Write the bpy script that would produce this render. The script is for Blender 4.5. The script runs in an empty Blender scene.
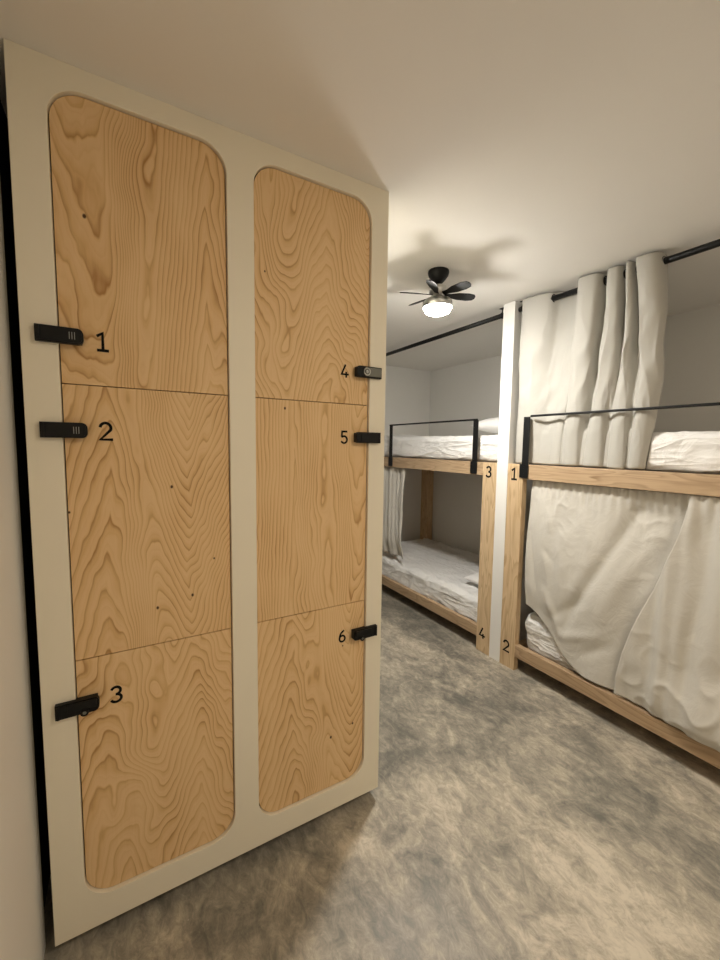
import bpy, bmesh, math, random
from math import sin, cos, pi, radians, sqrt, exp
from mathutils import Vector, Matrix, noise
random.seed(4)
S = bpy.context.scene
COL = S.collection

# ---------------------------------------------------------------- helpers
def link(o):
    COL.objects.link(o); return o

def wloc(o):
    v = Vector((0, 0, 0))
    while o is not None:
        v += o.location; o = o.parent
    return v

def finish(bm, name, mat, parent=None, smooth=False, origin=None, kind=None):
    """world-space bmesh -> object; origin is the parent's base"""
    bmesh.ops.recalc_face_normals(bm, faces=bm.faces[:])
    base = wloc(parent) if parent is not None else Vector(origin if origin else (0, 0, 0))
    bmesh.ops.translate(bm, verts=bm.verts[:], vec=-base)
    me = bpy.data.meshes.new(name)
    bm.to_mesh(me); bm.free()
    for p in me.polygons: p.use_smooth = smooth
    me.materials.append(mat)
    o = link(bpy.data.objects.new(name, me))
    if parent is not None: o.parent = parent
    else: o.location = base
    if kind: o['kind'] = kind
    return o

def thing(name, label, cat, loc=(0, 0, 0), group=None):
    o = link(bpy.data.objects.new(name, None))
    o.location = loc; o.empty_display_size = .1
    o['label'] = label; o['category'] = cat
    if group: o['group'] = group
    return o

def tag(o, label, cat, group=None):
    o['label'] = label; o['category'] = cat
    if group: o['group'] = group
    return o

def box(bm, x0, x1, y0, y1, z0, z1, bev=0.0, seg=2):
    r = bmesh.ops.create_cube(bm, size=1.0)
    vs = r['verts']
    for v in vs:
        v.co = Vector((x0 + (v.co.x + .5) * (x1 - x0), y0 + (v.co.y + .5) * (y1 - y0), z0 + (v.co.z + .5) * (z1 - z0)))
    if bev > 0:
        es = list({e for v in vs for e in v.link_edges})
        bmesh.ops.bevel(bm, geom=es, offset=bev, segments=seg, profile=.5, affect='EDGES')

def bx(name, dims, mat, parent=None, bev=0.0, **k):
    bm = bmesh.new(); box(bm, *dims, bev=bev)
    return finish(bm, name, mat, parent, **k)

def tube(bm, a, b, r, n=16, r2=None, cap=True):
    a, b = Vector(a), Vector(b); d = b - a
    m = Matrix.Translation((a + b) / 2) @ d.to_track_quat('Z', 'Y').to_matrix().to_4x4()
    bmesh.ops.create_cone(bm, cap_ends=cap, cap_tris=False, segments=n, radius1=r, radius2=r if r2 is None else r2, depth=d.length, matrix=m)

def lathe(bm, prof, cx, cy, n=40):
    rings = []
    for r, z in prof:
        rings.append([bm.verts.new((cx + r * cos(2 * pi * i / n), cy + r * sin(2 * pi * i / n), z)) for i in range(n)])
    for a, b in zip(rings, rings[1:]):
        for i in range(n):
            bm.faces.new((a[i], a[(i + 1) % n], b[(i + 1) % n], b[i]))
    bm.faces.new(rings[0]); bm.faces.new(rings[-1])

def torus(bm, c, R_, r, axis='x', n=24, m=8):
    vs = []
    for i in range(n):
        a = 2 * pi * i / n; row = []
        for j in range(m):
            b = 2 * pi * j / m
            q = ((R_ + r * cos(b)) * cos(a), (R_ + r * cos(b)) * sin(a), r * sin(b))
            q = (q[2], q[0], q[1]) if axis == 'x' else ((q[0], q[2], q[1]) if axis == 'y' else q)
            row.append(bm.verts.new(Vector(c) + Vector(q)))
        vs.append(row)
    for i in range(n):
        for j in range(m):
            bm.faces.new((vs[i][j], vs[(i + 1) % n][j], vs[(i + 1) % n][(j + 1) % m], vs[i][(j + 1) % m]))

def grid(nu, nv, f):
    bm = bmesh.new()
    V = [[bm.verts.new(f(i / nu, j / nv)) for j in range(nv + 1)] for i in range(nu + 1)]
    for i in range(nu):
        for j in range(nv):
            bm.faces.new((V[i][j], V[i + 1][j], V[i + 1][j + 1], V[i][j + 1]))
    return bm

def smooth01(a, b, x):
    if a == b: return 1.0 if x >= a else 0.0
    t = max(0.0, min(1.0, (x - a) / (b - a)))
    return t * t * (3 - 2 * t)

def nz(x, y, z=0.0):
    return noise.noise(Vector((x, y, z)))

def catmull(pts, t):
    n = len(pts) - 1
    s = min(max(t, 0), .999999) * n
    i = int(s); f = s - i
    g = lambda k: pts[min(max(k, 0), n)]
    p0, p1, p2, p3 = g(i - 1), g(i), g(i + 1), g(i + 2)
    return tuple(.5 * (2 * b + (c - a) * f + (2 * a - 5 * b + 4 * c - d) * f * f + (3 * b - a - 3 * c + d) * f ** 3) for a, b, c, d in zip(p0, p1, p2, p3))

# ---------------------------------------------------------------- materials
def new_mat(name):
    m = bpy.data.materials.new(name); m.use_nodes = True
    nt = m.node_tree
    return m, nt, nt.nodes['Principled BSDF']

class NT:
    def __init__(s, nt): s.nt = nt
    def n(s, t, **k):
        o = s.nt.nodes.new(t)
        for a, b in k.items(): setattr(o, a, b)
        return o
    def set(s, inp, v):
        if isinstance(v, bpy.types.NodeSocket): s.nt.links.new(v, inp)
        elif v is not None: inp.default_value = v
    def m(s, op, a, b=None, c=None, clamp=False):
        o = s.n('ShaderNodeMath', operation=op, use_clamp=clamp)
        s.set(o.inputs[0], a); s.set(o.inputs[1], b); s.set(o.inputs[2], c)
        return o.outputs[0]
    def noise(s, vec, scale, detail=2, rough=.5, dist=0.0):
        o = s.n('ShaderNodeTexNoise')
        s.set(o.inputs['Vector'], vec)
        o.inputs['Scale'].default_value = scale; o.inputs['Detail'].default_value = detail
        o.inputs['Roughness'].default_value = rough; o.inputs['Distortion'].default_value = dist
        return o.outputs[0]
    def vec(s, x, y, z):
        o = s.n('ShaderNodeCombineXYZ')
        s.set(o.inputs[0], x); s.set(o.inputs[1], y); s.set(o.inputs[2], z)
        return o.outputs[0]
    def ramp(s, fac, stops, interp='LINEAR'):
        o = s.n('ShaderNodeValToRGB'); cr = o.color_ramp; cr.interpolation = interp
        while len(cr.elements) > 1: cr.elements.remove(cr.elements[-1])
        cr.elements[0].position = stops[0][0]; cr.elements[0].color = (*stops[0][1], 1) if len(stops[0][1]) == 3 else stops[0][1]
        for p, c in stops[1:]:
            e = cr.elements.new(p); e.color = (*c, 1) if len(c) == 3 else c
        s.set(o.inputs[0], fac)
        return o.outputs[0]
    def mix(s, f, a, b, mode='MIX'):
        o = s.n('ShaderNodeMix', data_type='RGBA', blend_type=mode)
        s.set(o.inputs[0], f)
        for i, v in ((6, a), (7, b)):
            s.set(o.inputs[i], (*v, 1) if isinstance(v, tuple) and len(v) == 3 else v)
        return o.outputs[2]
    def bump(s, h, strength, dist, bsdf):
        o = s.n('ShaderNodeBump'); o.inputs['Strength'].default_value = strength; o.inputs['Distance'].default_value = dist
        s.set(o.inputs['Height'], h); s.nt.links.new(o.outputs[0], bsdf.inputs['Normal'])
    def obj(s):
        return s.n('ShaderNodeTexCoord').outputs['Object']
    def sep(s, v):
        o = s.n('ShaderNodeSeparateXYZ'); s.set(o.inputs[0], v); return o.outputs

def plain(name, col, rough=.6, bump=None, var=0.0, metal=0.0, spec=None):
    m, nt, b = new_mat(name); N = NT(nt)
    b.inputs['Roughness'].default_value = rough; b.inputs['Metallic'].default_value = metal
    if spec is not None: b.inputs['Specular IOR Level'].default_value = spec
    co = N.obj()
    k = N.noise(co, 3.0, 4)
    c = N.mix(k, tuple(x * (1 - var) for x in col), tuple(min(1, x * (1 + var)) for x in col))
    nt.links.new(c, b.inputs['Base Color'])
    if bump: N.bump(N.noise(co, bump[0], 4), bump[1], bump[2], b)
    return m

def ply_mat(name, off, zm, seed, c1, A1, B1, c2, A2, B2, xm, namp=2.6, knots=(), blotch=.5):
    """rotary-cut softwood plywood: contour lines of a warped height field; off turns object space into room space"""
    m, nt, b = new_mat(name); N = NT(nt)
    s = N.sep(N.obj())
    x = N.m('ADD', s[0], off[0]); z = N.m('ADD', s[2], off[2])
    w1 = N.noise(N.vec(N.m('MULTIPLY', x, 6.0), seed, N.m('MULTIPLY', z, 2.6)), 1.0, 2, .5, .3)
    w2 = N.noise(N.vec(N.m('MULTIPLY', x, 20.0), seed + 5, N.m('MULTIPLY', z, 5.0)), 1.0, 2)
    w3 = N.noise(N.vec(N.m('MULTIPLY', x, 5.0), seed + 9, N.m('MULTIPLY', z, 16.0)), 1.0, 1)
    xw = N.m('ADD', x, N.m('MULTIPLY', N.m('SUBTRACT', w1, .5), .10))
    def cath(c, A, B):
        d = N.m('POWER', N.m('ADD', N.m('ABSOLUTE', N.m('SUBTRACT', xw, c)), .004), 1.35)
        return N.m('ADD', N.m('MULTIPLY', d, A), N.m('MULTIPLY', N.m('SUBTRACT', z, zm), B))
    h1 = cath(c1, A1, B1); h2 = cath(c2, A2, B2)
    f = N.n('ShaderNodeMapRange', interpolation_type='SMOOTHSTEP')
    N.set(f.inputs[0], xw); f.inputs[1].default_value = xm - .075; f.inputs[2].default_value = xm + .075
    fo = f.outputs[0]
    h = N.m('ADD', N.m('MULTIPLY', h1, N.m('SUBTRACT', 1.0, fo)), N.m('MULTIPLY', h2, fo))
    h = N.m('ADD', h, N.m('MULTIPLY', w1, namp)); h = N.m('ADD', h, N.m('MULTIPLY', w2, 1.1)); h = N.m('ADD', h, N.m('MULTIPLY', w3, .3))
    h = N.m('MULTIPLY', h, 1.3)
    t = N.m('FRACT', h)
    band = N.ramp(t, [(0, (0.0,) * 3), (.40, (.06,) * 3), (.74, (.42,) * 3), (.90, (1,) * 3), (.96, (.30,) * 3), (1, (0,) * 3)])
    t2 = N.m('FRACT', N.m('MULTIPLY', h, 2.7))
    band2 = N.ramp(t2, [(0, (0,) * 3), (.6, (.3,) * 3), (.85, (1,) * 3), (1, (0,) * 3)])
    blo = N.noise(N.vec(N.m('MULTIPLY', x, 9.0), seed + 2, N.m('MULTIPLY', z, 3.2)), 1.0, 3)
    blo = N.ramp(blo, [(.35, (0,) * 3), (.7, (1,) * 3)])
    k = N.m('MULTIPLY', band, N.m('ADD', .40, N.m('MULTIPLY', blo, .55)))
    k = N.m('ADD', k, N.m('MULTIPLY', band2, .12)); k = N.m('ADD', k, N.m('MULTIPLY', blo, .16 * blotch))
    fib = N.noise(N.vec(N.m('MULTIPLY', x, 420.0), seed, N.m('MULTIPLY', z, 9.0)), 1.0, 3)
    k = N.m('ADD', k, N.m('MULTIPLY', N.m('SUBTRACT', fib, .5), .22), clamp=True)
    col = N.ramp(k, [(0, (.79, .56, .31)), (.4, (.69, .45, .215)), (1, (.42, .215, .075))])
    for kx, kz, kr in knots:
        d = N.m('SQRT', N.m('ADD', N.m('POWER', N.m('SUBTRACT', x, kx), 2.0), N.m('POWER', N.m('MULTIPLY', N.m('SUBTRACT', z, kz), .75), 2.0)))
        g = N.n('ShaderNodeMapRange', interpolation_type='SMOOTHSTEP')
        N.set(g.inputs[0], d); g.inputs[1].default_value = kr * 1.2; g.inputs[2].default_value = kr * .5
        col = N.mix(g.outputs[0], col, (.07, .03, .012))
    nt.links.new(col, b.inputs['Base Color'])
    b.inputs['Roughness'].default_value = .55
    b.inputs['Specular IOR Level'].default_value = .3
    N.bump(k, .12, .001, b)
    return m

def timber_mat(name, axis, light=(.70, .53, .33), dark=(.36, .22, .10), seed=0.0):
    m, nt, b = new_mat(name); N = NT(nt)
    s = N.sep(N.obj())
    f = [14.0, 14.0, 14.0]; f[axis] = 1.6
    v = N.vec(N.m('MULTIPLY', s[0], f[0]), N.m('ADD', N.m('MULTIPLY', s[1], f[1]), seed), N.m('MULTIPLY', s[2], f[2]))
    h = N.m('MULTIPLY', N.noise(v, 1.0, 2, .5, .4), 9.0)
    t = N.ramp(N.m('FRACT', h), [(0, (0,) * 3), (.55, (.35,) * 3), (.86, (1,) * 3), (1, (0,) * 3)])
    g = [260.0, 260.0, 260.0]; g[axis] = 10.0
    fib = N.noise(N.vec(N.m('MULTIPLY', s[0], g[0]), N.m('MULTIPLY', s[1], g[1]), N.m('MULTIPLY', s[2], g[2])), 1.0, 3)
    blo = N.noise(v, .35, 3)
    kn = N.n('ShaderNodeTexVoronoi'); e = [7.0, 7.0, 7.0]; e[axis] = 2.6
    N.set(kn.inputs['Vector'], N.vec(N.m('MULTIPLY', s[0], e[0]), N.m('ADD', N.m('MULTIPLY', s[1], e[1]), seed), N.m('MULTIPLY', s[2], e[2]))); kn.inputs['Scale'].default_value = 1.0
    knot = N.ramp(kn.outputs['Distance'], [(.05, (1,) * 3), (.12, (0,) * 3)])
    k = N.m('ADD', N.m('MULTIPLY', t, .45), N.m('MULTIPLY', fib, .35)); k = N.m('ADD', k, N.m('MULTIPLY', N.m('SUBTRACT', blo, .5), .6))
    k = N.m('ADD', k, N.m('MULTIPLY', knot, .5), clamp=True)
    col = N.ramp(k, [(0, light), (.5, tuple((a + c) / 2 for a, c in zip(light, dark))), (1, dark)])
    nt.links.new(col, b.inputs['Base Color']); b.inputs['Roughness'].default_value = .55
    N.bump(k, .1, .001, b)
    return m

def cloth_mat(name, col, rough=.7, trans=.15, sheen=.2, crease=.25, wrinkle=0.0):
    m, nt, b = new_mat(name); N = NT(nt)
    co = N.obj()
    b.inputs['Roughness'].default_value = rough
    b.inputs['Sheen Weight'].default_value = sheen
    b.inputs['Specular IOR Level'].default_value = .35
    k = N.noise(co, 5.0, 4)
    c = N.mix(k, tuple(x * .95 for x in col), tuple(min(x * 1.04, 1) for x in col)); nt.links.new(c, b.inputs['Base Color'])
    a = N.noise(co, 9.0, 4, .55, .8); w = N.noise(co, 700.0, 1)
    hh = N.m('ADD', a, N.m('MULTIPLY', w, .03))
    if wrinkle:
        for ang, sc, st_, am in ((35, 5.0, .22, 1.0), (-28, 7.0, .25, .8), (80, 9.0, .3, .5)):
            mp = N.n('ShaderNodeMapping'); N.set(mp.inputs[0], co)
            mp.inputs['Rotation'].default_value = (radians(ang * .4), 0, radians(ang)); mp.inputs['Scale'].default_value = (sc, sc * st_, sc)
            q = N.noise(mp.outputs[0], 1.0, 2, .5, .9)
            q = N.m('ABSOLUTE', N.m('SUBTRACT', q, .5))
            q = N.ramp(q, [(0, (1,) * 3), (.04, (.45,) * 3), (.12, (0,) * 3)])
            hh = N.m('ADD', hh, N.m('MULTIPLY', q, am * wrinkle))
    N.bump(hh, crease, .03, b)
    if trans > 0:
        tr = N.n('ShaderNodeBsdfTranslucent'); nt.links.new(c, tr.inputs[0])
        mx = N.n('ShaderNodeMixShader'); mx.inputs[0].default_value = trans
        nt.links.new(b.outputs[0], mx.inputs[1]); nt.links.new(tr.outputs[0], mx.inputs[2])
        nt.links.new(mx.outputs[0], nt.nodes['Material Output'].inputs[0])
    return m

def floor_mat():
    m, nt, b = new_mat('polished_concrete'); N = NT(nt)
    co = N.obj()
    rot = N.n('ShaderNodeMapping'); N.set(rot.inputs[0], co)
    rot.inputs['Rotation'].default_value = (0, 0, radians(-14)); rot.inputs['Scale'].default_value = (1.0, .62, 1.0)
    v = rot.outputs[0]
    big = N.noise(v, 1.25, 3, .5, .6)
    mid = N.noise(v, 5.5, 8, .68, 1.0)
    vein = N.noise(v, 4.0, 8, .68, 1.2)
    ridge = N.m('ABSOLUTE', N.m('SUBTRACT', vein, .5))
    ridge = N.ramp(ridge, [(0, (1,) * 3), (.03, (.35,) * 3), (.09, (0,) * 3)])
    fine = N.noise(v, 26.0, 10, .78, .8)
    def dv(q, w): return N.m('MULTIPLY', N.m('SUBTRACT', q, .5), w)
    k = N.m('ADD', .5, dv(big, 1.1)); k = N.m('ADD', k, dv(mid, 1.15)); k = N.m('ADD', k, dv(fine, 1.15))
    k = N.m('ADD', k, N.m('MULTIPLY', ridge, .07))
    col = N.ramp(k, [(.20, (.14, .135, .118)), (.36, (.215, .20, .168)), (.50, (.30, .272, .222)), (.64, (.41, .365, .29)), (.84, (.58, .52, .42))])
    spk = N.n('ShaderNodeTexVoronoi'); N.set(spk.inputs['Vector'], co); spk.inputs['Scale'].default_value = 9.0
    sp = N.ramp(spk.outputs['Distance'], [(.014, (1,) * 3), (.03, (0,) * 3)])
    col = N.mix(N.m('MULTIPLY', sp, .5), col, (.75, .7, .6))
    nt.links.new(col, b.inputs['Base Color'])
    r = N.ramp(mid, [(.3, (.34,) * 3), (.7, (.5,) * 3)]); nt.links.new(r, b.inputs['Roughness'])
    b.inputs['Specular IOR Level'].default_value = .45
    N.bump(N.m('ADD', mid, N.m('MULTIPLY', fine, .5)), .12, .01, b)
    return m

M = {}
M['wall'] = plain('white_plaster_wall', (.78, .77, .74), .8, (60, .06, .004), .02)
M['ceiling'] = plain('white_plaster_ceiling', (.82, .80, .765), .85, (40, .05, .004), .02)
M['cream'] = plain('cream_painted_board', (.83, .77, .63), .5, (25, .05, .003), .03)
M['inside'] = plain('dark_cabinet_inside', (.10, .08, .06), .8)
M['dark'] = plain('black_recess_shade', (.012, .012, .011), .8)  # flat black standing in for shade in the locker gap; plinth shares it
M['black'] = plain('black_powder_coated_steel', (.007, .007, .007), .5, (200, .05, .001), spec=.25)
M['rod'] = plain('black_painted_tube', (.008, .008, .008), .45, spec=.25)
M['plastic'] = plain('black_plastic', (.006, .006, .006), .5, spec=.25)
M['plate'] = plain('grey_satin_plate', (.17, .17, .145), .38, metal=.3)
M['chrome'] = plain('brushed_nickel', (.62, .62, .60), .28, metal=1.0)
M['paint'] = plain('black_marking_paint', (.005, .005, .004), .7, spec=.15)
M['dial'] = plain('pale_dial_marks', (.30, .30, .28), .5)
M['postv'] = timber_mat('pine_post', 2)
M['raily'] = timber_mat('pine_rail', 1, (.53, .38, .235), (.23, .14, .07), 3.0)
M['sheet'] = cloth_mat('white_cotton_sheet', (.80, .795, .78), .75, 0, .1, .5, .45)
M['pillow'] = cloth_mat('white_pillowcase', (.86, .85, .83), .75, 0, .15, .3)
M['curtain'] = cloth_mat('off_white_curtain_cloth', (.46, .445, .405), .6, .05, .1, .12)
M['lining'] = cloth_mat('pale_grey_curtain_cloth', (.60, .575, .52), .45, .04, .1, .22)
M['floor'] = floor_mat()

def emis(name, col, st):
    m, nt, b = new_mat(name)
    b.inputs['Base Color'].default_value = (.9, .9, .88, 1)
    b.inputs['Emission Color'].default_value = (*col, 1); b.inputs['Emission Strength'].default_value = st
    return m

# ---------------------------------------------------------------- room shell
H = 2.4; XB = 2.173; YL = 1.299; XW = 3.31; YE = 3.95; XL = -.245; YB = -.95
PY0, PY1 = 1.787, 1.877      # partition between the bunk bays
def st(name, dims, mat): return bx(name, dims, mat, None, kind='structure')
st('floor', (XL - .4, XW + .12, YB - .12, YE + .12, -.12, 0), M['floor'])
st('ceiling', (XL - .4, XW + .12, YB - .12, YE + .12, H, H + .12), M['ceiling'])
st('wall_left', (XL - .12, XL, YB, 1.362, 0, H), M['wall'])
st('wall_right', (XW, XW + .12, YB, YE, 0, H), M['wall'])
st('wall_end', (XL - .4, XW + .12, YE, YE + .12, 0, H), M['wall'])
st('wall_back', (XL - .4, XW + .12, YB - .12, YB, 0, H), M['wall'])
st('wall_partition', (XB, XW, PY0, PY1, 0, H), M['wall'])
# shade painted black in the gap between the left wall and the locker unit
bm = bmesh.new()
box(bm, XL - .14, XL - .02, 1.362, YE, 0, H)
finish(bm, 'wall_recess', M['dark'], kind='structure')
bx('gap_light_stop_1', (XL - .02, -.2145, 1.60, 1.62, 0, H), M['dark'], kind='structure')  # added black strip, stops fan light entering the gap from behind

# ---------------------------------------------------------------- locker unit
LX0, LX1, LZ0 = -.214, .868, .05
lbase = ((LX0 + LX1) / 2, 1.55, 0)
lock_unit = thing('locker_cabinet', 'tall cream built-in locker cabinet with six plywood doors numbered 1 to 6', 'locker cabinet', lbase)
OP = [(-.139, .2865), (.3675, .797)]; OZ = (.139, 2.343); RAD = .078
SEAM = (.8645, 1.620)

def rrect(x0, x1, z0, z1, rt, rb, n=10, g=0.0):
    """outline, counter-clockwise; rt/rb corner radii top/bottom"""
    x0 += g; x1 -= g; z0 += g; z1 -= g; P = []
    for cx, cz, r, a0, sx, sz in ((x1, z0, rb, -90, -1, 1), (x1, z1, rt, 0, -1, -1), (x0, z1, rt, 90, 1, -1), (x0, z0, rb, 180, 1, 1)):
        if r <= 0: P.append((cx, cz)); continue
        for i in range(n + 1):
            a = radians(a0 + 90 * i / n)
            P.append((cx + sx * r + r * cos(a), cz + sz * r + r * sin(a)))
    return P

# face frame with two rounded openings, cut from one board
cu = bpy.data.curves.new('frame_outline', 'CURVE'); cu.dimensions = '2D'; cu.fill_mode = 'BOTH'; cu.extrude = .0100; cu.bevel_depth = 0.0012; cu.bevel_resolution = 1
def spl(P):
    s = cu.splines.new('POLY'); s.points.add(len(P) - 1); s.use_cyclic_u = True
    for p, q in zip(s.points, P): p.co = (q[0], q[1], 0, 1)
e = .0012
spl([(LX0 + e, LZ0 + e), (LX1 - e, LZ0 + e), (LX1 - e, H - .0015), (LX0 + e, H - .0015)])
for a, b_ in OP: spl(rrect(a, b_, OZ[0], OZ[1], RAD, RAD, g=-e))
tmp = bpy.data.objects.new('tmp', cu)
me = bpy.data.meshes.new_from_object(tmp)
bm = bmesh.new(); bm.from_mesh(me)
for v in bm.verts:
    x, z, y = v.co; v.co = (x, YL + .0112 - y, z)
bpy.data.objects.remove(tmp); bpy.data.curves.remove(cu); bpy.data.meshes.remove(me)
finish(bm, 'face_frame', M['cream'], lock_unit)
# carcass behind the frame
bm = bmesh.new()
D0, D1 = YL + .0245, 1.82
box(bm, LX0, LX0 + .018, D0, D1, LZ0, H - .002)
box(bm, LX1 - .018, LX1, D0, D1, LZ0, H - .002)
finish(bm, 'side_panel', M['cream'], lock_unit)
bm = bmesh.new()
box(bm, LX0 + .018, LX1 - .018, D0 + .02, D1 - .02, LZ0, LZ0 + .018)
box(bm, LX0 + .018, LX1 - .018, D0 + .02, D1 - .02, H - .02, H - .002)
box(bm, .318, .336, D0 + .02, D1 - .02, LZ0 + .018, H - .02)
for a, b_ in ((LX0 + .018, .318), (.336, LX1 - .018)):
    for z in SEAM: box(bm, a, b_, D0 + .02, D1 - .02, z - .009, z + .009)
finish(bm, 'shelf_carcass', M['inside'], lock_unit)
bx('back_panel', (LX0 + .018, LX1 - .018, D1 - .018, D1, LZ0, H - .002), M['inside'], lock_unit)
bx('plinth', (LX0 + .03, LX1 - .18, YL + .16, D1 - .05, 0, LZ0), M['dark'], lock_unit)

def arc(cx, cy, rx, ry, a0, a1, n=16):
    return [(cx + rx * cos(radians(a0 + (a1 - a0) * i / n)), cy + ry * sin(radians(a0 + (a1 - a0) * i / n))) for i in range(n + 1)]
STROKES = {   # centre lines of the painted numerals, unit height, x about 0
    '1': [[(-.20, .80), (.03, .95), (.03, .05)], [(-.20, .05), (.26, .05)]],
    '2': [arc(0, .68, .25, .27, 165, -25) + [(-.25, .05), (.29, .05)]],
    '3': [arc(-.01, .73, .23, .22, 150, -80) , arc(-.01, .28, .26, .23, 85, -150)],
    '4': [[(.12, .05), (.12, .40)], [(.04, .95), (-.28, .25), (.29, .25)]],
    '5': [[(.23, .95), (-.19, .95), (-.21, .57)] + arc(-.01, .32, .26, .27, 128, -145)],
    '6': [[(.13, .95)] + arc(.13, .30, .38, .60, 118, 178, 8), arc(0, .30, .25, .25, 0, 360, 28)]}
def text_mesh(txt, size, wgt=.10):
    bm = bmesh.new(); h = size * wgt / 2
    for k, line in enumerate(STROKES[txt]):
        P = [Vector((a * size, (b_ - .5) * size)) for a, b_ in line]
        L, R_ = [], []
        for i, p in enumerate(P):
            d0 = (p - P[i - 1]).normalized() if i > 0 else None
            d1 = (P[i + 1] - p).normalized() if i < len(P) - 1 else None
            if d0 is None: d = d1; m = 1; p = p - d * h * .6
            elif d1 is None: d = d0; m = 1; p = p + d * h * .6
            else:
                d = (d0 + d1).normalized(); m = min(1.6, 1 / max(.3, d.dot(d1)))
            n = Vector((-d.y, d.x)) * h * m
            z = .00005 * k
            L.append([bm.verts.new((p.x + n.x, p.y + n.y, z + q)) for q in (.0005, -.0004)])
            R_.append([bm.verts.new((p.x - n.x, p.y - n.y, z + q)) for q in (.0005, -.0004)])
        for i in range(len(P) - 1):
            bm.faces.new((L[i][0], R_[i][0], R_[i + 1][0], L[i + 1][0])); bm.faces.new((L[i][1], L[i + 1][1], R_[i + 1][1], R_[i][1]))
            bm.faces.new((L[i][0], L[i + 1][0], L[i + 1][1], L[i][1])); bm.faces.new((R_[i][0], R_[i][1], R_[i + 1][1], R_[i + 1][0]))
        for i in (0, -1): bm.faces.new((L[i][0], L[i][1], R_[i][1], R_[i][0]))
    return bm

def number(txt, size, x, y, z, facing, parent, off=.10):
    bm = text_mesh(txt, size, off)
    for v in bm.verts:
        a, b_, c = v.co
        v.co = (x + a, y - c, z + b_) if facing == '-y' else (x - c, y - a, z + b_)
    return finish(bm, 'painted_number', M['paint'], parent)

W1 = dict(
    d1=dict(seed=1.0, c1=-.06, A1=34, B1=-6, c2=.23, A2=120, B2=6, xm=.05, namp=5.0, blotch=1.3, knots=[(-.072, 2.052, .005)]),
    d2=dict(seed=2.0, c1=-.05, A1=58, B1=9, c2=.165, A2=120, B2=-20, xm=.05, namp=3.0, blotch=1.0, knots=[(.117, 1.339, .0042), (.07, .976, .0042), (.168, .998, .0042), (.234, 1.106, .003), (-.134, 1.28, .003)]),
    d3=dict(seed=3.4, c1=-.03, A1=36, B1=8, c2=.19, A2=75, B2=17, xm=.07, namp=9.0, blotch=.6, knots=[]),
    d4=dict(seed=4.1, c1=.35, A1=62, B1=7, c2=.63, A2=70, B2=15, xm=.50, namp=7.5, blotch=.4, knots=[(.404, 2.02, .003)]),
    d5=dict(seed=5.0, c1=.50, A1=120, B1=1.5, c2=.75, A2=50, B2=-6, xm=.66, namp=2.6, blotch=.6, knots=[(.47, 1.591, .004)]),
    d6=dict(seed=6.3, c1=.50, A1=58, B1=11, c2=.725, A2=85, B2=-15, xm=.61, namp=4.5, blotch=.7, knots=[(.652, .345, .005), (.748, .368, .004), (.70, .701, .003)]))
GAP = .0030; DY = YL + .0110
doors = []
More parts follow.
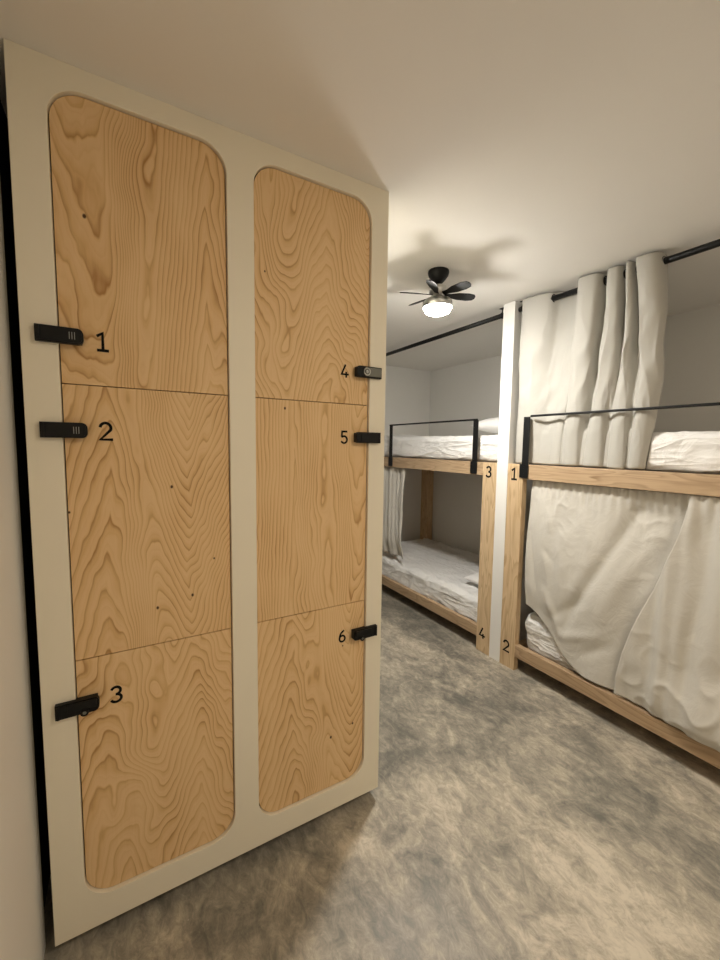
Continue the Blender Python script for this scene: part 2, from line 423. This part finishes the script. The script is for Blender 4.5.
for col, (a, b_) in enumerate(OP):
    for row in range(3):
        n = col * 3 + row + 1
        z0 = (SEAM[1], SEAM[0], OZ[0])[row]; z1 = (OZ[1], SEAM[1], SEAM[0])[row]
        P = rrect(a, b_, z0, z1, RAD - GAP if row == 0 else 0, RAD - GAP if row == 2 else 0, g=0)
        # inset the outline: full gap at the frame, half a gap at seams
        Q = []
        for x, z in P:
            x = a + GAP + (x - a) * (b_ - a - 2 * GAP) / (b_ - a)
            lo = GAP if row == 2 else GAP * .45; hi = GAP if row == 0 else GAP * .45
            z = z0 + lo + (z - z0) * (z1 - z0 - lo - hi) / (z1 - z0)
            Q.append((x, z))
        bm = bmesh.new()
        f = bm.faces.new([bm.verts.new((x, DY, z)) for x, z in Q])
        r = bmesh.ops.extrude_face_region(bm, geom=[f])
        bmesh.ops.translate(bm, verts=[v for v in r['geom'] if isinstance(v, bmesh.types.BMVert)], vec=(0, .0165, 0))
        d = finish(bm, 'door', ply_mat('plywood_grain_%d' % n, lbase, (z0 + z1) / 2, **W1['d%d' % n]), lock_unit)
        doors.append(d)
        # number and lock
        zc = (1.7385, 1.4985, .7415)[row]
        number(str(n), .050 if col == 0 else .047, (-.044, .697)[col], DY - .0006, zc + (-.001, 0, -.002)[row], '-y', d, .145)
        # hasp lock: flat base against the door, arm reaching over the frame, rounded head
        sg = 1 if col == 0 else -1
        xe, xh = ((-.184, -.084), (.840, .733))[col]     # flat end on the frame, rounded head on the door
        hh = .020
        bm = bmesh.new()
        xm_ = xh - sg * .062
        x0, x1 = sorted((xm_, xh - sg * .004))
        box(bm, x0, x1, YL - .004, DY - .0004, zc - hh + .003, zc + hh - .003, .001)
        lock = finish(bm, 'hasp_lock', M['plastic'], d); 
        bm = bmesh.new()
        # head outline: flat at one end, rounded corners at the head
        R2 = .013; pts = []
        L = abs(xh - xe)
        outl = [(0, -hh), (L - R2, -hh)] + [(L - R2 + R2 * sin(t), -hh + R2 - R2 * cos(t)) for t in [pi / 2 * i / 6 for i in range(1, 7)]] + [(L - R2 + R2 * cos(t), hh - R2 + R2 * sin(t)) for t in [pi / 2 * i / 6 for i in range(0, 7)]] + [(0, hh)]
        f = bm.faces.new([bm.verts.new((xe + sg * u, YL - .0010, zc + w)) for u, w in outl])
        r = bmesh.ops.extrude_face_region(bm, geom=[f])
        bmesh.ops.translate(bm, verts=[v for v in r['geom'] if isinstance(v, bmesh.types.BMVert)], vec=(0, -.017, 0))
        fr = [e_ for e_ in bm.edges if all(v.co.y < YL - .0175 for v in e_.verts)]
        bmesh.ops.bevel(bm, geom=fr, offset=.003, segments=2, affect='EDGES')
        if col == 0 or row == 2:
            # hinge knuckle and dial window ridge
            box(bm, *sorted((xe + sg * .004, xe + sg * .010)), YL - .0215, YL - .017, zc - hh + .002, zc + hh - .002, .001)
        if row == 2:
            tube(bm, (xh - sg * .034, YL - .016, zc - .012), (xh - sg * .034, YL - .026, zc - .012), .010, 20)
            box(bm, *sorted((xe + sg * .028, xh - sg * .006)), YL - .024, YL - .017, zc - .004, zc + hh - .002, .002)
        body = finish(bm, 'lock_body', M['plastic'], d)
        if row != 2 and col == 0:
            bm = bmesh.new()
            for i in range(3): box(bm, xh - .030 + i * .0055, xh - .0285 + i * .0055, YL - .0188, YL - .0178, zc - .009, zc + .009)
            finish(bm, 'dial', M['dial'], d)
        elif col == 1 and row != 2:
            bm = bmesh.new()
            xa, xb = sorted((xe - .004, xh + (.034 if row == 0 else .020)))
            box(bm, xa, xb, YL - .0205, YL - .0175, zc - hh + .004, zc + hh - .004, .0015)
            finish(bm, 'cover_plate', M['plate'] if row == 0 else M['plastic'], d)
            if row == 0:
                bm = bmesh.new(); torus(bm, (xh + .040, YL - .0212, zc), .0125, .0022, 'y')
                finish(bm, 'key_ring', M['chrome'], d)
                bm = bmesh.new(); torus(bm, (xh + .040, YL - .0212, zc), .005, .0014, 'y')
                tube(bm, (xh + .040, YL - .0205, zc), (xh + .040, YL - .0225, zc), .0035, 14)
                finish(bm, 'keyhole', M['chrome'], d)
        else:
            bm = bmesh.new(); tube(bm, (xh - sg * .034, YL - .0260, zc - .012), (xh - sg * .034, YL - .0266, zc - .012), .0045, 16)
            finish(bm, 'keyhole', M['plate'], d)

# ---------------------------------------------------------------- bunk beds
RT = .04                       # rail thickness
def bunk(y0, y1, near_y0, near_y1, label, nums, guard, far=True):
    """y0..y1 bay; near post occupies near_y0..near_y1 (the end beside the partition)"""
    root = thing('bunk_bed', label, 'bunk bed', ((XB + XW) / 2, (y0 + y1) / 2, 0), 'pine bunk beds')
    posts = [(near_y0, near_y1, XB, XB + .045)]
    nearhi = near_y1 > (y0 + y1) / 2
    fy = (y0 + .005, y0 + .125) if nearhi else (y1 - .125, y1 - .005)
    posts.append((fy[0], fy[1], XB, XB + .045))
    for ya, yb in ((near_y0, near_y1), fy): posts.append((ya, yb, XW - .105, XW - .012))
    first = None
    for ya, yb, xa, xb in posts:
        p = bx('post', (xa, xb, ya, yb, 0, 1.364), M['postv'], root, .002)
        first = first or p
    ya, yb = (fy[1], near_y0) if nearhi else (near_y1, fy[0])
    for z0, z1 in ((.097, .175), (1.272, 1.364)):
        bx('side_rail', (XB + .001, XB + RT, ya, yb, z0, z1), M['raily'], root, .002)
        bx('side_rail', (XW - .06, XW - .02, ya, yb, z0, z1), M['raily'], root, .002)
        bm = bmesh.new()
        box(bm, XB + RT, XW - .06, ya, yb, z0 + .012, z0 + .03)
        finish(bm, 'base_board', M['raily'], root)
    for ye, yf in ((near_y0 + .03, near_y0 + .07), (fy[0] + .03, fy[0] + .07)):
        for z0, z1 in ((.097, .175), (1.272, 1.364)):
            bx('end_rail', (XB + .046, XW - .106, ye, yf, z0 - .0, z1 - .035), M['raily'], root)
    zc = [(1.300, nums[0]), (.141, nums[1])]
    for z, t in zc: number(t, .078, XB - .0004, (near_y0 + near_y1) / 2 + .008, z, '-x', first, .16)
    # guard rail: flat steel uprights joined by a thin bent bar
    g0, g1 = guard
    bm = bmesh.new(); T = .005; xg = XB - .0005; W = .046
    for a, s in ((g0, 1), (g1, -1)):
        lo, hi = sorted((a, a + s * W))
        box(bm, xg - T, xg, lo, hi, 1.278, 1.662, .001)
        lo, hi = sorted((a - s * .004, a + s * (W + .012)))
        box(bm, xg - T - .004, xg - T + .0005, lo, hi, 1.280, 1.366, .001)
    box(bm, xg - .014, xg, min(g0, g1) + .006, max(g0, g1) - .006, 1.658, 1.671, .004)
    gr = finish(bm, 'guard_rail', M['black'], root)
    for a, s in ((g0, 1), (g1, -1)):
        for z in (1.30, 1.345):
            bm = bmesh.new(); tube(bm, (xg - T - .003, a + s * .026, z), (xg - T - .0075, a + s * .026, z), .006, 12)
            finish(bm, 'bolt', M['black'], gr)
    return root

bunkL = bunk(PY1, YE, PY1 + .001, 2.0, 'pine bunk bed numbered 3 and 4, beyond the white partition', ('3', '4'), (2.055, 3.16))
bunkR = bunk(-.36, PY0, 1.670, PY0 - .001, 'pine bunk bed numbered 1 and 2, on the near side of the white partition', ('1', '2'), (1.632, .50))

def soft_box(name, dims, mat, r=.05, amp=.006, seed=0.0, label='', cat='', group=None, front=0.0, bumps=(), res=.022, topamp=None):
    x0, x1, y0, y1, z0, z1 = dims
    nx, ny, nzz = max(6, int((x1 - x0) / (res * 1.6))), max(6, int((y1 - y0) / res)), max(6, int((z1 - z0) / res))
    bm = bmesh.new(); vd = {}
    topamp = amp if topamp is None else topamp
    def V(i, j, k):
        key = (i, j, k)
        if key in vd: return vd[key]
        p = Vector((x0 + (x1 - x0) * i / nx, y0 + (y1 - y0) * j / ny, z0 + (z1 - z0) * k / nzz))
        rr = min(r, (z1 - z0) * .49)
        c = Vector((min(max(p.x, x0 + rr), x1 - rr), min(max(p.y, y0 + rr), y1 - rr), min(max(p.z, z0 + rr), z1 - rr)))
        d = p - c
        nrm = d.normalized() if d.length > 1e-6 else Vector((0, 0, 1))
        q = c + nrm * rr if d.length > 1e-6 else p
        up = max(0, nrm.z); fx = max(0, -nrm.x)
        w1 = nz(p.x * 5 + seed, p.y * 5, p.z * 5)
        a = 0.7
        dd = p.x * cos(a) + p.y * sin(a); ee = -p.x * sin(a) + p.y * cos(a)
        w2 = 1 - abs(nz(dd * 13 + seed + 1.2 * nz(p.x * 4, p.y * 4, seed), ee * 3.2, seed)) * 2.4
        w3 = 1 - abs(nz(dd * 4 + 9, ee * 15 + seed + nz(p.x * 5, p.y * 5, 3), seed + 4)) * 2.4
        h = (w1 * .5 + max(0, w2) ** 2 * .6 + max(0, w3) ** 2 * .5) * topamp * up
        # gathered drape on the aisle side
        fold = nz(p.y * 16 + seed + p.z * 5, p.z * 2.5, seed) + .6 * nz(p.y * 34 + p.z * 9, p.z * 4, seed + 2)
        h += fold * front * fx
        for by, bz, sy, am, bxx in bumps:
            h += am * exp(-((p.y - by) / sy) ** 2) * (up if bz == 'z' else fx) * (exp(-((p.x - bxx) / .3) ** 2) if bz == 'z' else 1)
        q = q + nrm * h
        if k == 0: q.z = z0
        v = bm.verts.new(q); vd[key] = v; return v
    for i in range(nx):
        for j in range(ny):
            bm.faces.new((V(i, j, 0), V(i + 1, j, 0), V(i + 1, j + 1, 0), V(i, j + 1, 0)))
            bm.faces.new((V(i, j, nzz), V(i + 1, j, nzz), V(i + 1, j + 1, nzz), V(i, j + 1, nzz)))
    for i in range(nx):
        for k in range(nzz):
            for j in (0, ny): bm.faces.new((V(i, j, k), V(i + 1, j, k), V(i + 1, j, k + 1), V(i, j, k + 1)))
    for j in range(ny):
        for k in range(nzz):
            for i in (0, nx): bm.faces.new((V(i, j, k), V(i, j + 1, k), V(i, j + 1, k + 1), V(i, j, k + 1)))
    o = finish(bm, name, mat, None, True, origin=((x0 + x1) / 2, (y0 + y1) / 2, z0))
    tag(o, label, cat, group)
    return o

MX0 = XB + .050; MX1 = XW - .110
soft_box('mattress', (MX0, MX1, 2.003, 3.82, .128, .338), M['sheet'], .045, .017, 1.0, 'mattress in wrinkled white sheet on the lower berth of bunk 4', 'mattress', 'mattresses on the bunks', front=.014, res=.016)
soft_box('mattress', (MX0, MX1, 1.90, 3.93, 1.366, 1.552), M['sheet'], .04, .008, 7.0, 'white sheeted mattress on the upper berth of bunk 3', 'mattress', 'mattresses on the bunks', front=.008, bumps=[(3.35, 'z', .22, .03, 2.45)])
soft_box('mattress', (MX0 + .036, MX1, -.23, 1.66, .128, .330), M['sheet'], .06, .012, 13.0, 'white sheeted mattress half hidden by the curtains of lower berth 2', 'mattress', 'mattresses on the bunks', front=.012, bumps=[(1.58, 'z', .20, .065, 2.3), (1.55, 'x', .2, .02, 0)])
soft_box('mattress', (MX0, MX1, -.34, 1.765, 1.366, 1.552), M['sheet'], .045, .007, 19.0, 'white sheeted mattress on the upper berth of bunk 1', 'mattress', 'mattresses on the bunks', front=.007)

def pillow(dims, label, seed, tilt=0.0):
    x0, x1, y0, y1, z0, th = dims
    cx, cy = (x0 + x1) / 2, (y0 + y1) / 2; a, b_ = (x1 - x0) / 2, (y1 - y0) / 2
    bm = bmesh.new(); n = 30; vd = {}
    def P(i, j, s):
        u, v = i / n * 2 - 1, j / n * 2 - 1
        edge = i in (0, n) or j in (0, n)
        key = (i, j, 0 if edge else s)
        if key in vd: return vd[key]
        t = max(0, (1 - abs(u) ** 3.2) * (1 - abs(v) ** 3.2)) ** .5
        pin = 1 - .07 * (abs(u) ** 2 * (1 - abs(v) ** 2) * -1 + 0)
        k = 1 - .05 * (1 - u * u) * abs(v) ** 4 ; k2 = 1 - .05 * (1 - v * v) * abs(u) ** 4
        zz = s * th * .5 * t * (1 + .12 * nz(u * 2 + seed, v * 2, s)) + .006 * nz(u * 7 + seed, v * 7, s)
        q = Vector((cx + a * u * k2, cy + b_ * v * k, z0 + th * .5 + zz + tilt * (v + 1) * .5))
        vd[key] = bm.verts.new(q); return vd[key]
    for s in (1, -1):
        for i in range(n):
            for j in range(n):
                bm.faces.new((P(i, j, s), P(i + 1, j, s), P(i + 1, j + 1, s), P(i, j + 1, s)))
    o = finish(bm, 'pillow', M['pillow'], None, True, origin=(cx, cy, z0))
    tag(o, label, 'pillow', 'white pillows'); return o
pillow((2.40, 3.08, 1.93, 2.36, 1.572, .14), 'white pillow on the upper berth of bunk 3, beside the white partition', 1.0)
pillow((2.36, 3.00, 2.03, 2.34, .356, .09), 'white pillow on the lower berth 4, behind the post with numbers 3 and 4', 4.0)

# ---------------------------------------------------------------- curtain rods
XR = XB + .045; ZR = 2.352
def rod(y0, y1, label, brackets):
    bm = bmesh.new(); tube(bm, (XR, y0, ZR), (XR, y1, ZR), .0155, 20)
    root = thing('curtain_rod', label, 'curtain rod', (XR, (y0 + y1) / 2, ZR), 'black curtain rods')
    finish(bm, 'rod', M['rod'], root, True)
    for y in brackets:
        bm = bmesh.new()
        box(bm, XR - .012, XR + .012, y - .018, y + .018, H - .004, H, .001)
        tube(bm, (XR, y, H - .004), (XR, y, ZR + .017), .0035, 10)
        torus(bm, (XR, y, ZR), .0185, .0025, 'y')
        finish(bm, 'bracket', M['rod'], root)
    return root
rod(PY1 + .001, YE - .001, 'black curtain rod under the ceiling over bunks 3 and 4', (1.925, 3.6))
rod(-.36, PY0 - .001, 'black curtain rod under the ceiling carrying the curtain of bunk 1', (1.762, .2))

# ---------------------------------------------------------------- curtains
def solid(o, t=.0018):
    md = o.modifiers.new('thickness', 'SOLIDIFY'); md.thickness = t; md.offset = 0
    return o
TOP = [(1.735, .03), (1.742, -.03), (1.72, -.062), (1.66, -.066), (1.60, -.05), (1.555, -.015), (1.52, .03), (1.47, .050), (1.425, .050), (1.39, .03), (1.375, -.02), (1.37, -.065), (1.345, -.085), (1.30, -.085), (1.268, -.07), (1.252, -.02), (1.242, .04), (1.232, .06), (1.226, .03), (1.222, -.03), (1.212, -.07), (1.185, -.078), (1.158, -.06), (1.150, 0), (1.146, .055), (1.138, .055), (1.132, 0), (1.128, -.06), (1.115, -.078), (1.102, -.06), (1.096, 0), (1.092, .055), (1.084, .05), (1.080, -.02), (1.078, -.075), (1.06, -.09), (1.02, -.085), (.995, -.06), (.985, -.01), (.99, .045)]
TOP = [(y, d * .80 if d < 0 else d) for y, d in TOP]
BOT = [(1.755, .0), (1.757, -.010), (1.74, -.022), (1.70, -.028), (1.66, -.020), (1.62, -.008), (1.57, .004), (1.52, -.002), (1.48, -.014), (1.455, -.006), (1.445, .008), (1.425, -.014), (1.39, -.030), (1.35, -.022), (1.335, -.004), (1.325, .010), (1.318, .010), (1.31, -.004), (1.295, -.022), (1.26, -.030), (1.22, -.022), (1.205, -.006), (1.20, .010), (1.19, .010), (1.18, -.004), (1.165, -.024), (1.13, -.030), (1.10, -.018), (1.092, 0), (1.088, .010), (1.08, .008), (1.075, -.010), (1.065, -.026), (1.05, -.032), (1.035, -.030), (1.02, -.024), (1.008, -.012), (1.0, 0), (.995, .008), (1.0, .012)]
ZT, ZBm = 2.386, 1.372
def upper(u, v):
    z = ZT + (ZBm - ZT) * v
    a = catmull(TOP, u); b_ = catmull(BOT, u)
    w = smooth01(.0, 1.0, v * .9 + .05)
    y = a[0] + (b_[0] - a[0]) * w; d = a[1] + (b_[1] - a[1]) * (w ** .8)
    y -= .04 * sin(pi * v) * smooth01(.62, 1, u) * .8
    s = sin(pi * min(1, v * 1.1))
    d += .016 * nz(u * 9, v * 3.2, 1.3) * s + .006 * nz(u * 26 + v * 6, v * 9, 4.0) * s
    rr_ = max(0, 1 - abs(nz(u * 14 + v * 2, v * 4 - u * 6, 14.0)) * 2.6) ** 2
    d -= .007 * rr_ * s
    y += .016 * nz(u * 6, v * 4, 8.0) * s
    zz = z + (.006 * nz(u * 12, 0, 2) if v < .01 else 0) - .010 * smooth01(.9, 1, v) * nz(u * 8, 1, 5)
    x = XR + d
    if z < 1.62: x = min(x, XB + .044 + .1 * smooth01(1.56, 1.62, z))
    if v > .35: x = max(x, XB + .006 - .075 * (1 - smooth01(.35, .70, v)))
    return (x, y, zz)
bm = grid(420, 90, upper)
c1 = finish(bm, 'curtain', M['curtain'], None, True, origin=(XR, 1.37, ZBm)); solid(c1)
tag(c1, 'pleated off-white curtain hanging from the rod beside the mattress of upper berth 1', 'curtain', 'off-white bunk curtains')
bm = bmesh.new()
ye = []
for i in range(1, 800):
    a, b_ = catmull(TOP, (i - 1) / 800), catmull(TOP, i / 800)
    if a[1] * b_[1] < 0 and a[1] != 0: ye.append((a[0] + b_[0]) / 2)
for n_, y in enumerate(ye):
    bm = bmesh.new(); torus(bm, (XR, y, ZR), .0215, .0028, 'y', 24, 8)
    finish(bm, 'eyelet', M['black'], c1)

RIDGES = [  # (y0,z0,y1,z1,amp,width): creases in the blackout cloth
    (1.02, 1.16, 1.36, .42, -.030, .035), (.93, 1.05, 1.20, .50, .020, .05), (1.40, .95, 1.36, .40, .012, .03), (1.56, 1.15, 1.42, .46, .012, .035),
    (1.60, .95, 1.54, .55, -.014, .02), (1.50, 1.10, 1.47, .98, .010, .018), (1.26, .62, 1.44, .44, -.014, .03), (1.18, .45, 1.36, .36, .014, .03),
    (1.50, .86, 1.44, .80, -.008, .02), (1.30, 1.12, 1.24, .95, .010, .03), (1.10, .42, 1.25, .30, -.012, .03), (1.48, .60, 1.38, .38, .016, .025)]
def segd(y, z, s):
    a = Vector((s[0], s[1])); b_ = Vector((s[2], s[3])); p = Vector((y, z)); ab = b_ - a
    t = max(0, min(1, (p - a).dot(ab) / ab.length_squared))
    return (p - a - ab * t).length, t
ZTOP = 1.268
def panel1(u, v):
    yt = 1.662 - u * (1.662 - .74); yb = 1.655 - u * (1.655 - .74)
    # hem height along the bed
    zb = .47 - (.47 - .205) * smooth01(1.64, 1.22, yb) - .012 * smooth01(1.3, 1.2, yb)
    z = ZTOP + (zb - ZTOP) * v
    y = yt + (yb - yt) * v
    x = XB + .042
    g = exp(-(ZTOP - z) / .06)
    x -= .010 * g * sin(y * 150 + 3 * nz(y * 8, 1, 1)) * .8
    x -= .034 * sin(pi * .5 * min(1, v * 1.6))
    s = smooth01(0, .12, v)
    x -= s * (.016 * nz(y * 3.5, z * 1.6, 3.0) + .005 * nz(y * 11 + z * 3, z * 5, 6.0))
    mask = max(0, nz(y * 4, z * 4, 31.0) + .25)
    rn = 1 - abs(nz(y * 6 + z * 3 + 1, z * 4 - y * 2, 11.0)) * 2.2
    x -= s * .006 * max(0, rn) ** 2 * mask
    rn = 1 - abs(nz(y * 15 - z * 6 + 1, z * 11 + y * 4, 17.0)) * 2.4
    x -= s * .005 * max(0, rn) ** 2 * mask * mask
    for r in RIDGES:
        d, t = segd(y, z, r)
        if d < r[5] * 3: x -= .75 * r[4] * exp(-(d / r[5]) ** 2) * sin(pi * (.15 + .7 * t)) * s
    x += .10 * smooth01(.05, 0, u) ** 2
    x += .024 * smooth01(1.30, 1.45, yb) * smooth01(.80, 1, v)
    x += .034 * smooth01(1.16, .98, y) * s
    return (x, y, z)
bm = grid(190, 170, panel1)
c2 = finish(bm, 'curtain', M['lining'], None, True, origin=(XB + .05, 1.2, .2)); solid(c2)
tag(c2, 'creased off-white curtain of lower berth 2, panel nearest the post, tucked onto the mattress', 'curtain', 'off-white bunk curtains')

def panel2(u, v):
    z0_ = ZTOP
    yl = .800 + .25 * smooth01(0, 1, v) ** .9
    y = yl - u * (yl + .25)
    zb = .190
    z = z0_ + (zb - z0_) * v
    g = exp(-(ZTOP - z) / .10)
    x = XB + .022
    x -= .008 * g * sin(y * 130 + 2 * nz(y * 9, 2, 2))
    s = smooth01(0, .15, v)
    x -= s * (.015 * sin(y * 31 + 3.2 * nz(y * 3, z * 1.2, 5) + (1 - v) * 1.0) * (.45 + .55 * (1 - v)))
    x -= s * (.005 * sin(y * 67 + 2.8 * nz(y * 6, z * 2, 9)))
    rn = 1 - abs(nz(y * 9 + z * 4, z * 7 - y * 3, 21.0)) * 2.5
    x -= s * .009 * max(0, rn) ** 2 * smooth01(.5, .9, v)
    x -= .020 * sin(pi * min(1, v * 1.02) ** 1.6)
    x -= .062 * smooth01(.70, .96, v) * smooth01(1.02, .68, y) * (1 - .25 * smooth01(.96, 1, v))
    if z > .178: 
        lim = XB + .004 if z > 1.2 else -9
        x = max(x, lim)
    return (x, y, z)
bm = grid(200, 150, panel2)
c3 = finish(bm, 'curtain', M['lining'], None, True, origin=(XB + .03, .3, .2)); solid(c3)
tag(c3, 'pleated curtain panel of lower berth 2, farther from the post, bulging over bottom rail', 'curtain', 'off-white bunk curtains')

def lowleft(u, v):
    z = 1.268 + (.415 - 1.268) * v
    w = smooth01(0, 1, v)
    y = 2.945 + u * .52 + (.05 * w) * (1 - u) + .02 * sin(v * 5) * (1 - u)
    x = XB + .034 - .020 * sin(u * 22 + 2.6 * nz(u * 4, v * 1.5, 0)) * (.45 + .55 * v) - .006 * sin(u * 61 + 2 * nz(u * 5, v, 3)) + .008 * nz(u * 9, v * 5, 3) + .035 * smooth01(.8, 1, v)
    x -= .010 * exp(-v * 9) * sin(u * 90)
    return (x, y, z)
bm = grid(110, 70, lowleft)
c4 = finish(bm, 'curtain', M['lining'], None, True, origin=(XB + .05, 3.2, .4)); solid(c4)
tag(c4, 'short pale curtain bunched at the far end of lower berth 4, beside the locker edge', 'curtain', 'off-white bunk curtains')

# ---------------------------------------------------------------- ceiling fan with lamp
FX, FY = 1.4706, 1.7139
fan = thing('ceiling_fan', 'small black ceiling fan with a glowing round lamp under its blades', 'ceiling fan', (FX, FY, H))
bm = bmesh.new(); lathe(bm, [(.054, H - .0005), (.056, H - .010), (.052, H - .026), (.036, H - .048), (.022, H - .062), (.012, H - .066)], FX, FY)
finish(bm, 'canopy', M['black'], fan, True)
bm = bmesh.new(); tube(bm, (FX, FY, H - .064), (FX, FY, H - .078), .011)
finish(bm, 'stem', M['black'], fan, True)
bm = bmesh.new(); lathe(bm, [(.012, H - .074), (.034, H - .078), (.045, H - .084), (.047, H - .108), (.042, H - .116), (.020, H - .145)], FX, FY)
finish(bm, 'motor_housing', M['chrome'], fan, True)
for i in range(6):
    a = radians(-22 + 60 * i); ca, sa = cos(a), sin(a)
    bm = bmesh.new()
    prof = [(.030, .012), (.070, .014), (.110, .024), (.165, .027), (.198, .021), (.208, .008)]
    up, dn = [], []
    for r, hw in prof:
        for lst, s in ((up, 1), (dn, -1)):
            w = s * hw
            lst.append([bm.verts.new((FX + r * ca - w * sa, FY + r * sa + w * ca, H - .124 + w * -.32 + dz)) for dz in (.0015, -.0015)])
    for k in range(len(prof) - 1):
        bm.faces.new((up[k][0], up[k + 1][0], dn[k + 1][0], dn[k][0])); bm.faces.new((up[k][1], up[k + 1][1], dn[k + 1][1], dn[k][1]))
        bm.faces.new((up[k][0], up[k + 1][0], up[k + 1][1], up[k][1])); bm.faces.new((dn[k][0], dn[k + 1][0], dn[k + 1][1], dn[k][1]))
    for k in (0, -1): bm.faces.new((up[k][0], up[k][1], dn[k][1], dn[k][0]))
    finish(bm, 'blade', M['black'], fan)
bm = bmesh.new(); lathe(bm, [(.020, H - .140), (.050, H - .146), (.068, H - .150), (.077, H - .160), (.080, H - .192), (.076, H - .192), (.073, H - .162), (.050, H - .156)], FX, FY)
finish(bm, 'lamp_ring', M['chrome'], fan, True)
LE = 34.0
bm = bmesh.new(); lathe(bm, [(.050, H - .170), (.070, H - .174), (.071, H - .196), (.064, H - .212), (.042, H - .222), (.004, H - .226)], FX, FY)
finish(bm, 'lamp_diffuser', emis('glowing_lamp_glass', (1.0, .96, .89), 118.0), fan, True)

# ---------------------------------------------------------------- lights: the fan lamp carries the room
def light(name, typ, loc, energy, col, size=.1, rot=None):
    l = bpy.data.lights.new(name, typ); l.energy = energy; l.color = col
    if typ == 'AREA': l.shape = 'DISK'; l.size = size
    else: l.shadow_soft_size = size
    o = link(bpy.data.objects.new(name, l)); o.location = loc
    if rot: o.rotation_euler = rot
    return o
light('entrance_fill', 'AREA', (1.15, -.45, H - .03), 3.6, (1.0, .86, .68), .30)  # unseen warm fill added behind the camera, no fixture modelled
w = bpy.data.worlds.new('world'); S.world = w; w.use_nodes = True
w.node_tree.nodes['Background'].inputs[1].default_value = 0.0

# ---------------------------------------------------------------- camera
cam = bpy.data.cameras.new('camera'); co = link(bpy.data.objects.new('camera', cam))
r_ = Vector((.86345708, -.50424215, .0134804)); u_ = Vector((.03136905, .08035025, .99627296)); f_ = Vector((.50344598, .85981608, -.0851966))
m4 = Matrix((( r_.x, u_.x, -f_.x, 0), (r_.y, u_.y, -f_.y, 0), (r_.z, u_.z, -f_.z, 1.4686), (0, 0, 0, 1)))
co.matrix_world = m4
cam.sensor_fit = 'VERTICAL'; cam.sensor_height = 36.0; cam.sensor_width = 27.0; cam.lens = 401.27 / 960 * 36
cam.clip_start = .02
S.camera = co

vs = S.view_settings
S.display_settings.display_device = 'sRGB'
vs.view_transform = 'Standard'; vs.look = 'None'; vs.exposure = 2.15; vs.gamma = 1.0; vs.use_curve_mapping = False
S.cycles.max_bounces = 12; S.cycles.diffuse_bounces = 8; S.cycles.glossy_bounces = 4
S.cycles.sample_clamp_indirect = 6.0; S.cycles.use_denoising = True
S.cycles.caustics_reflective = False; S.cycles.caustics_refractive = False
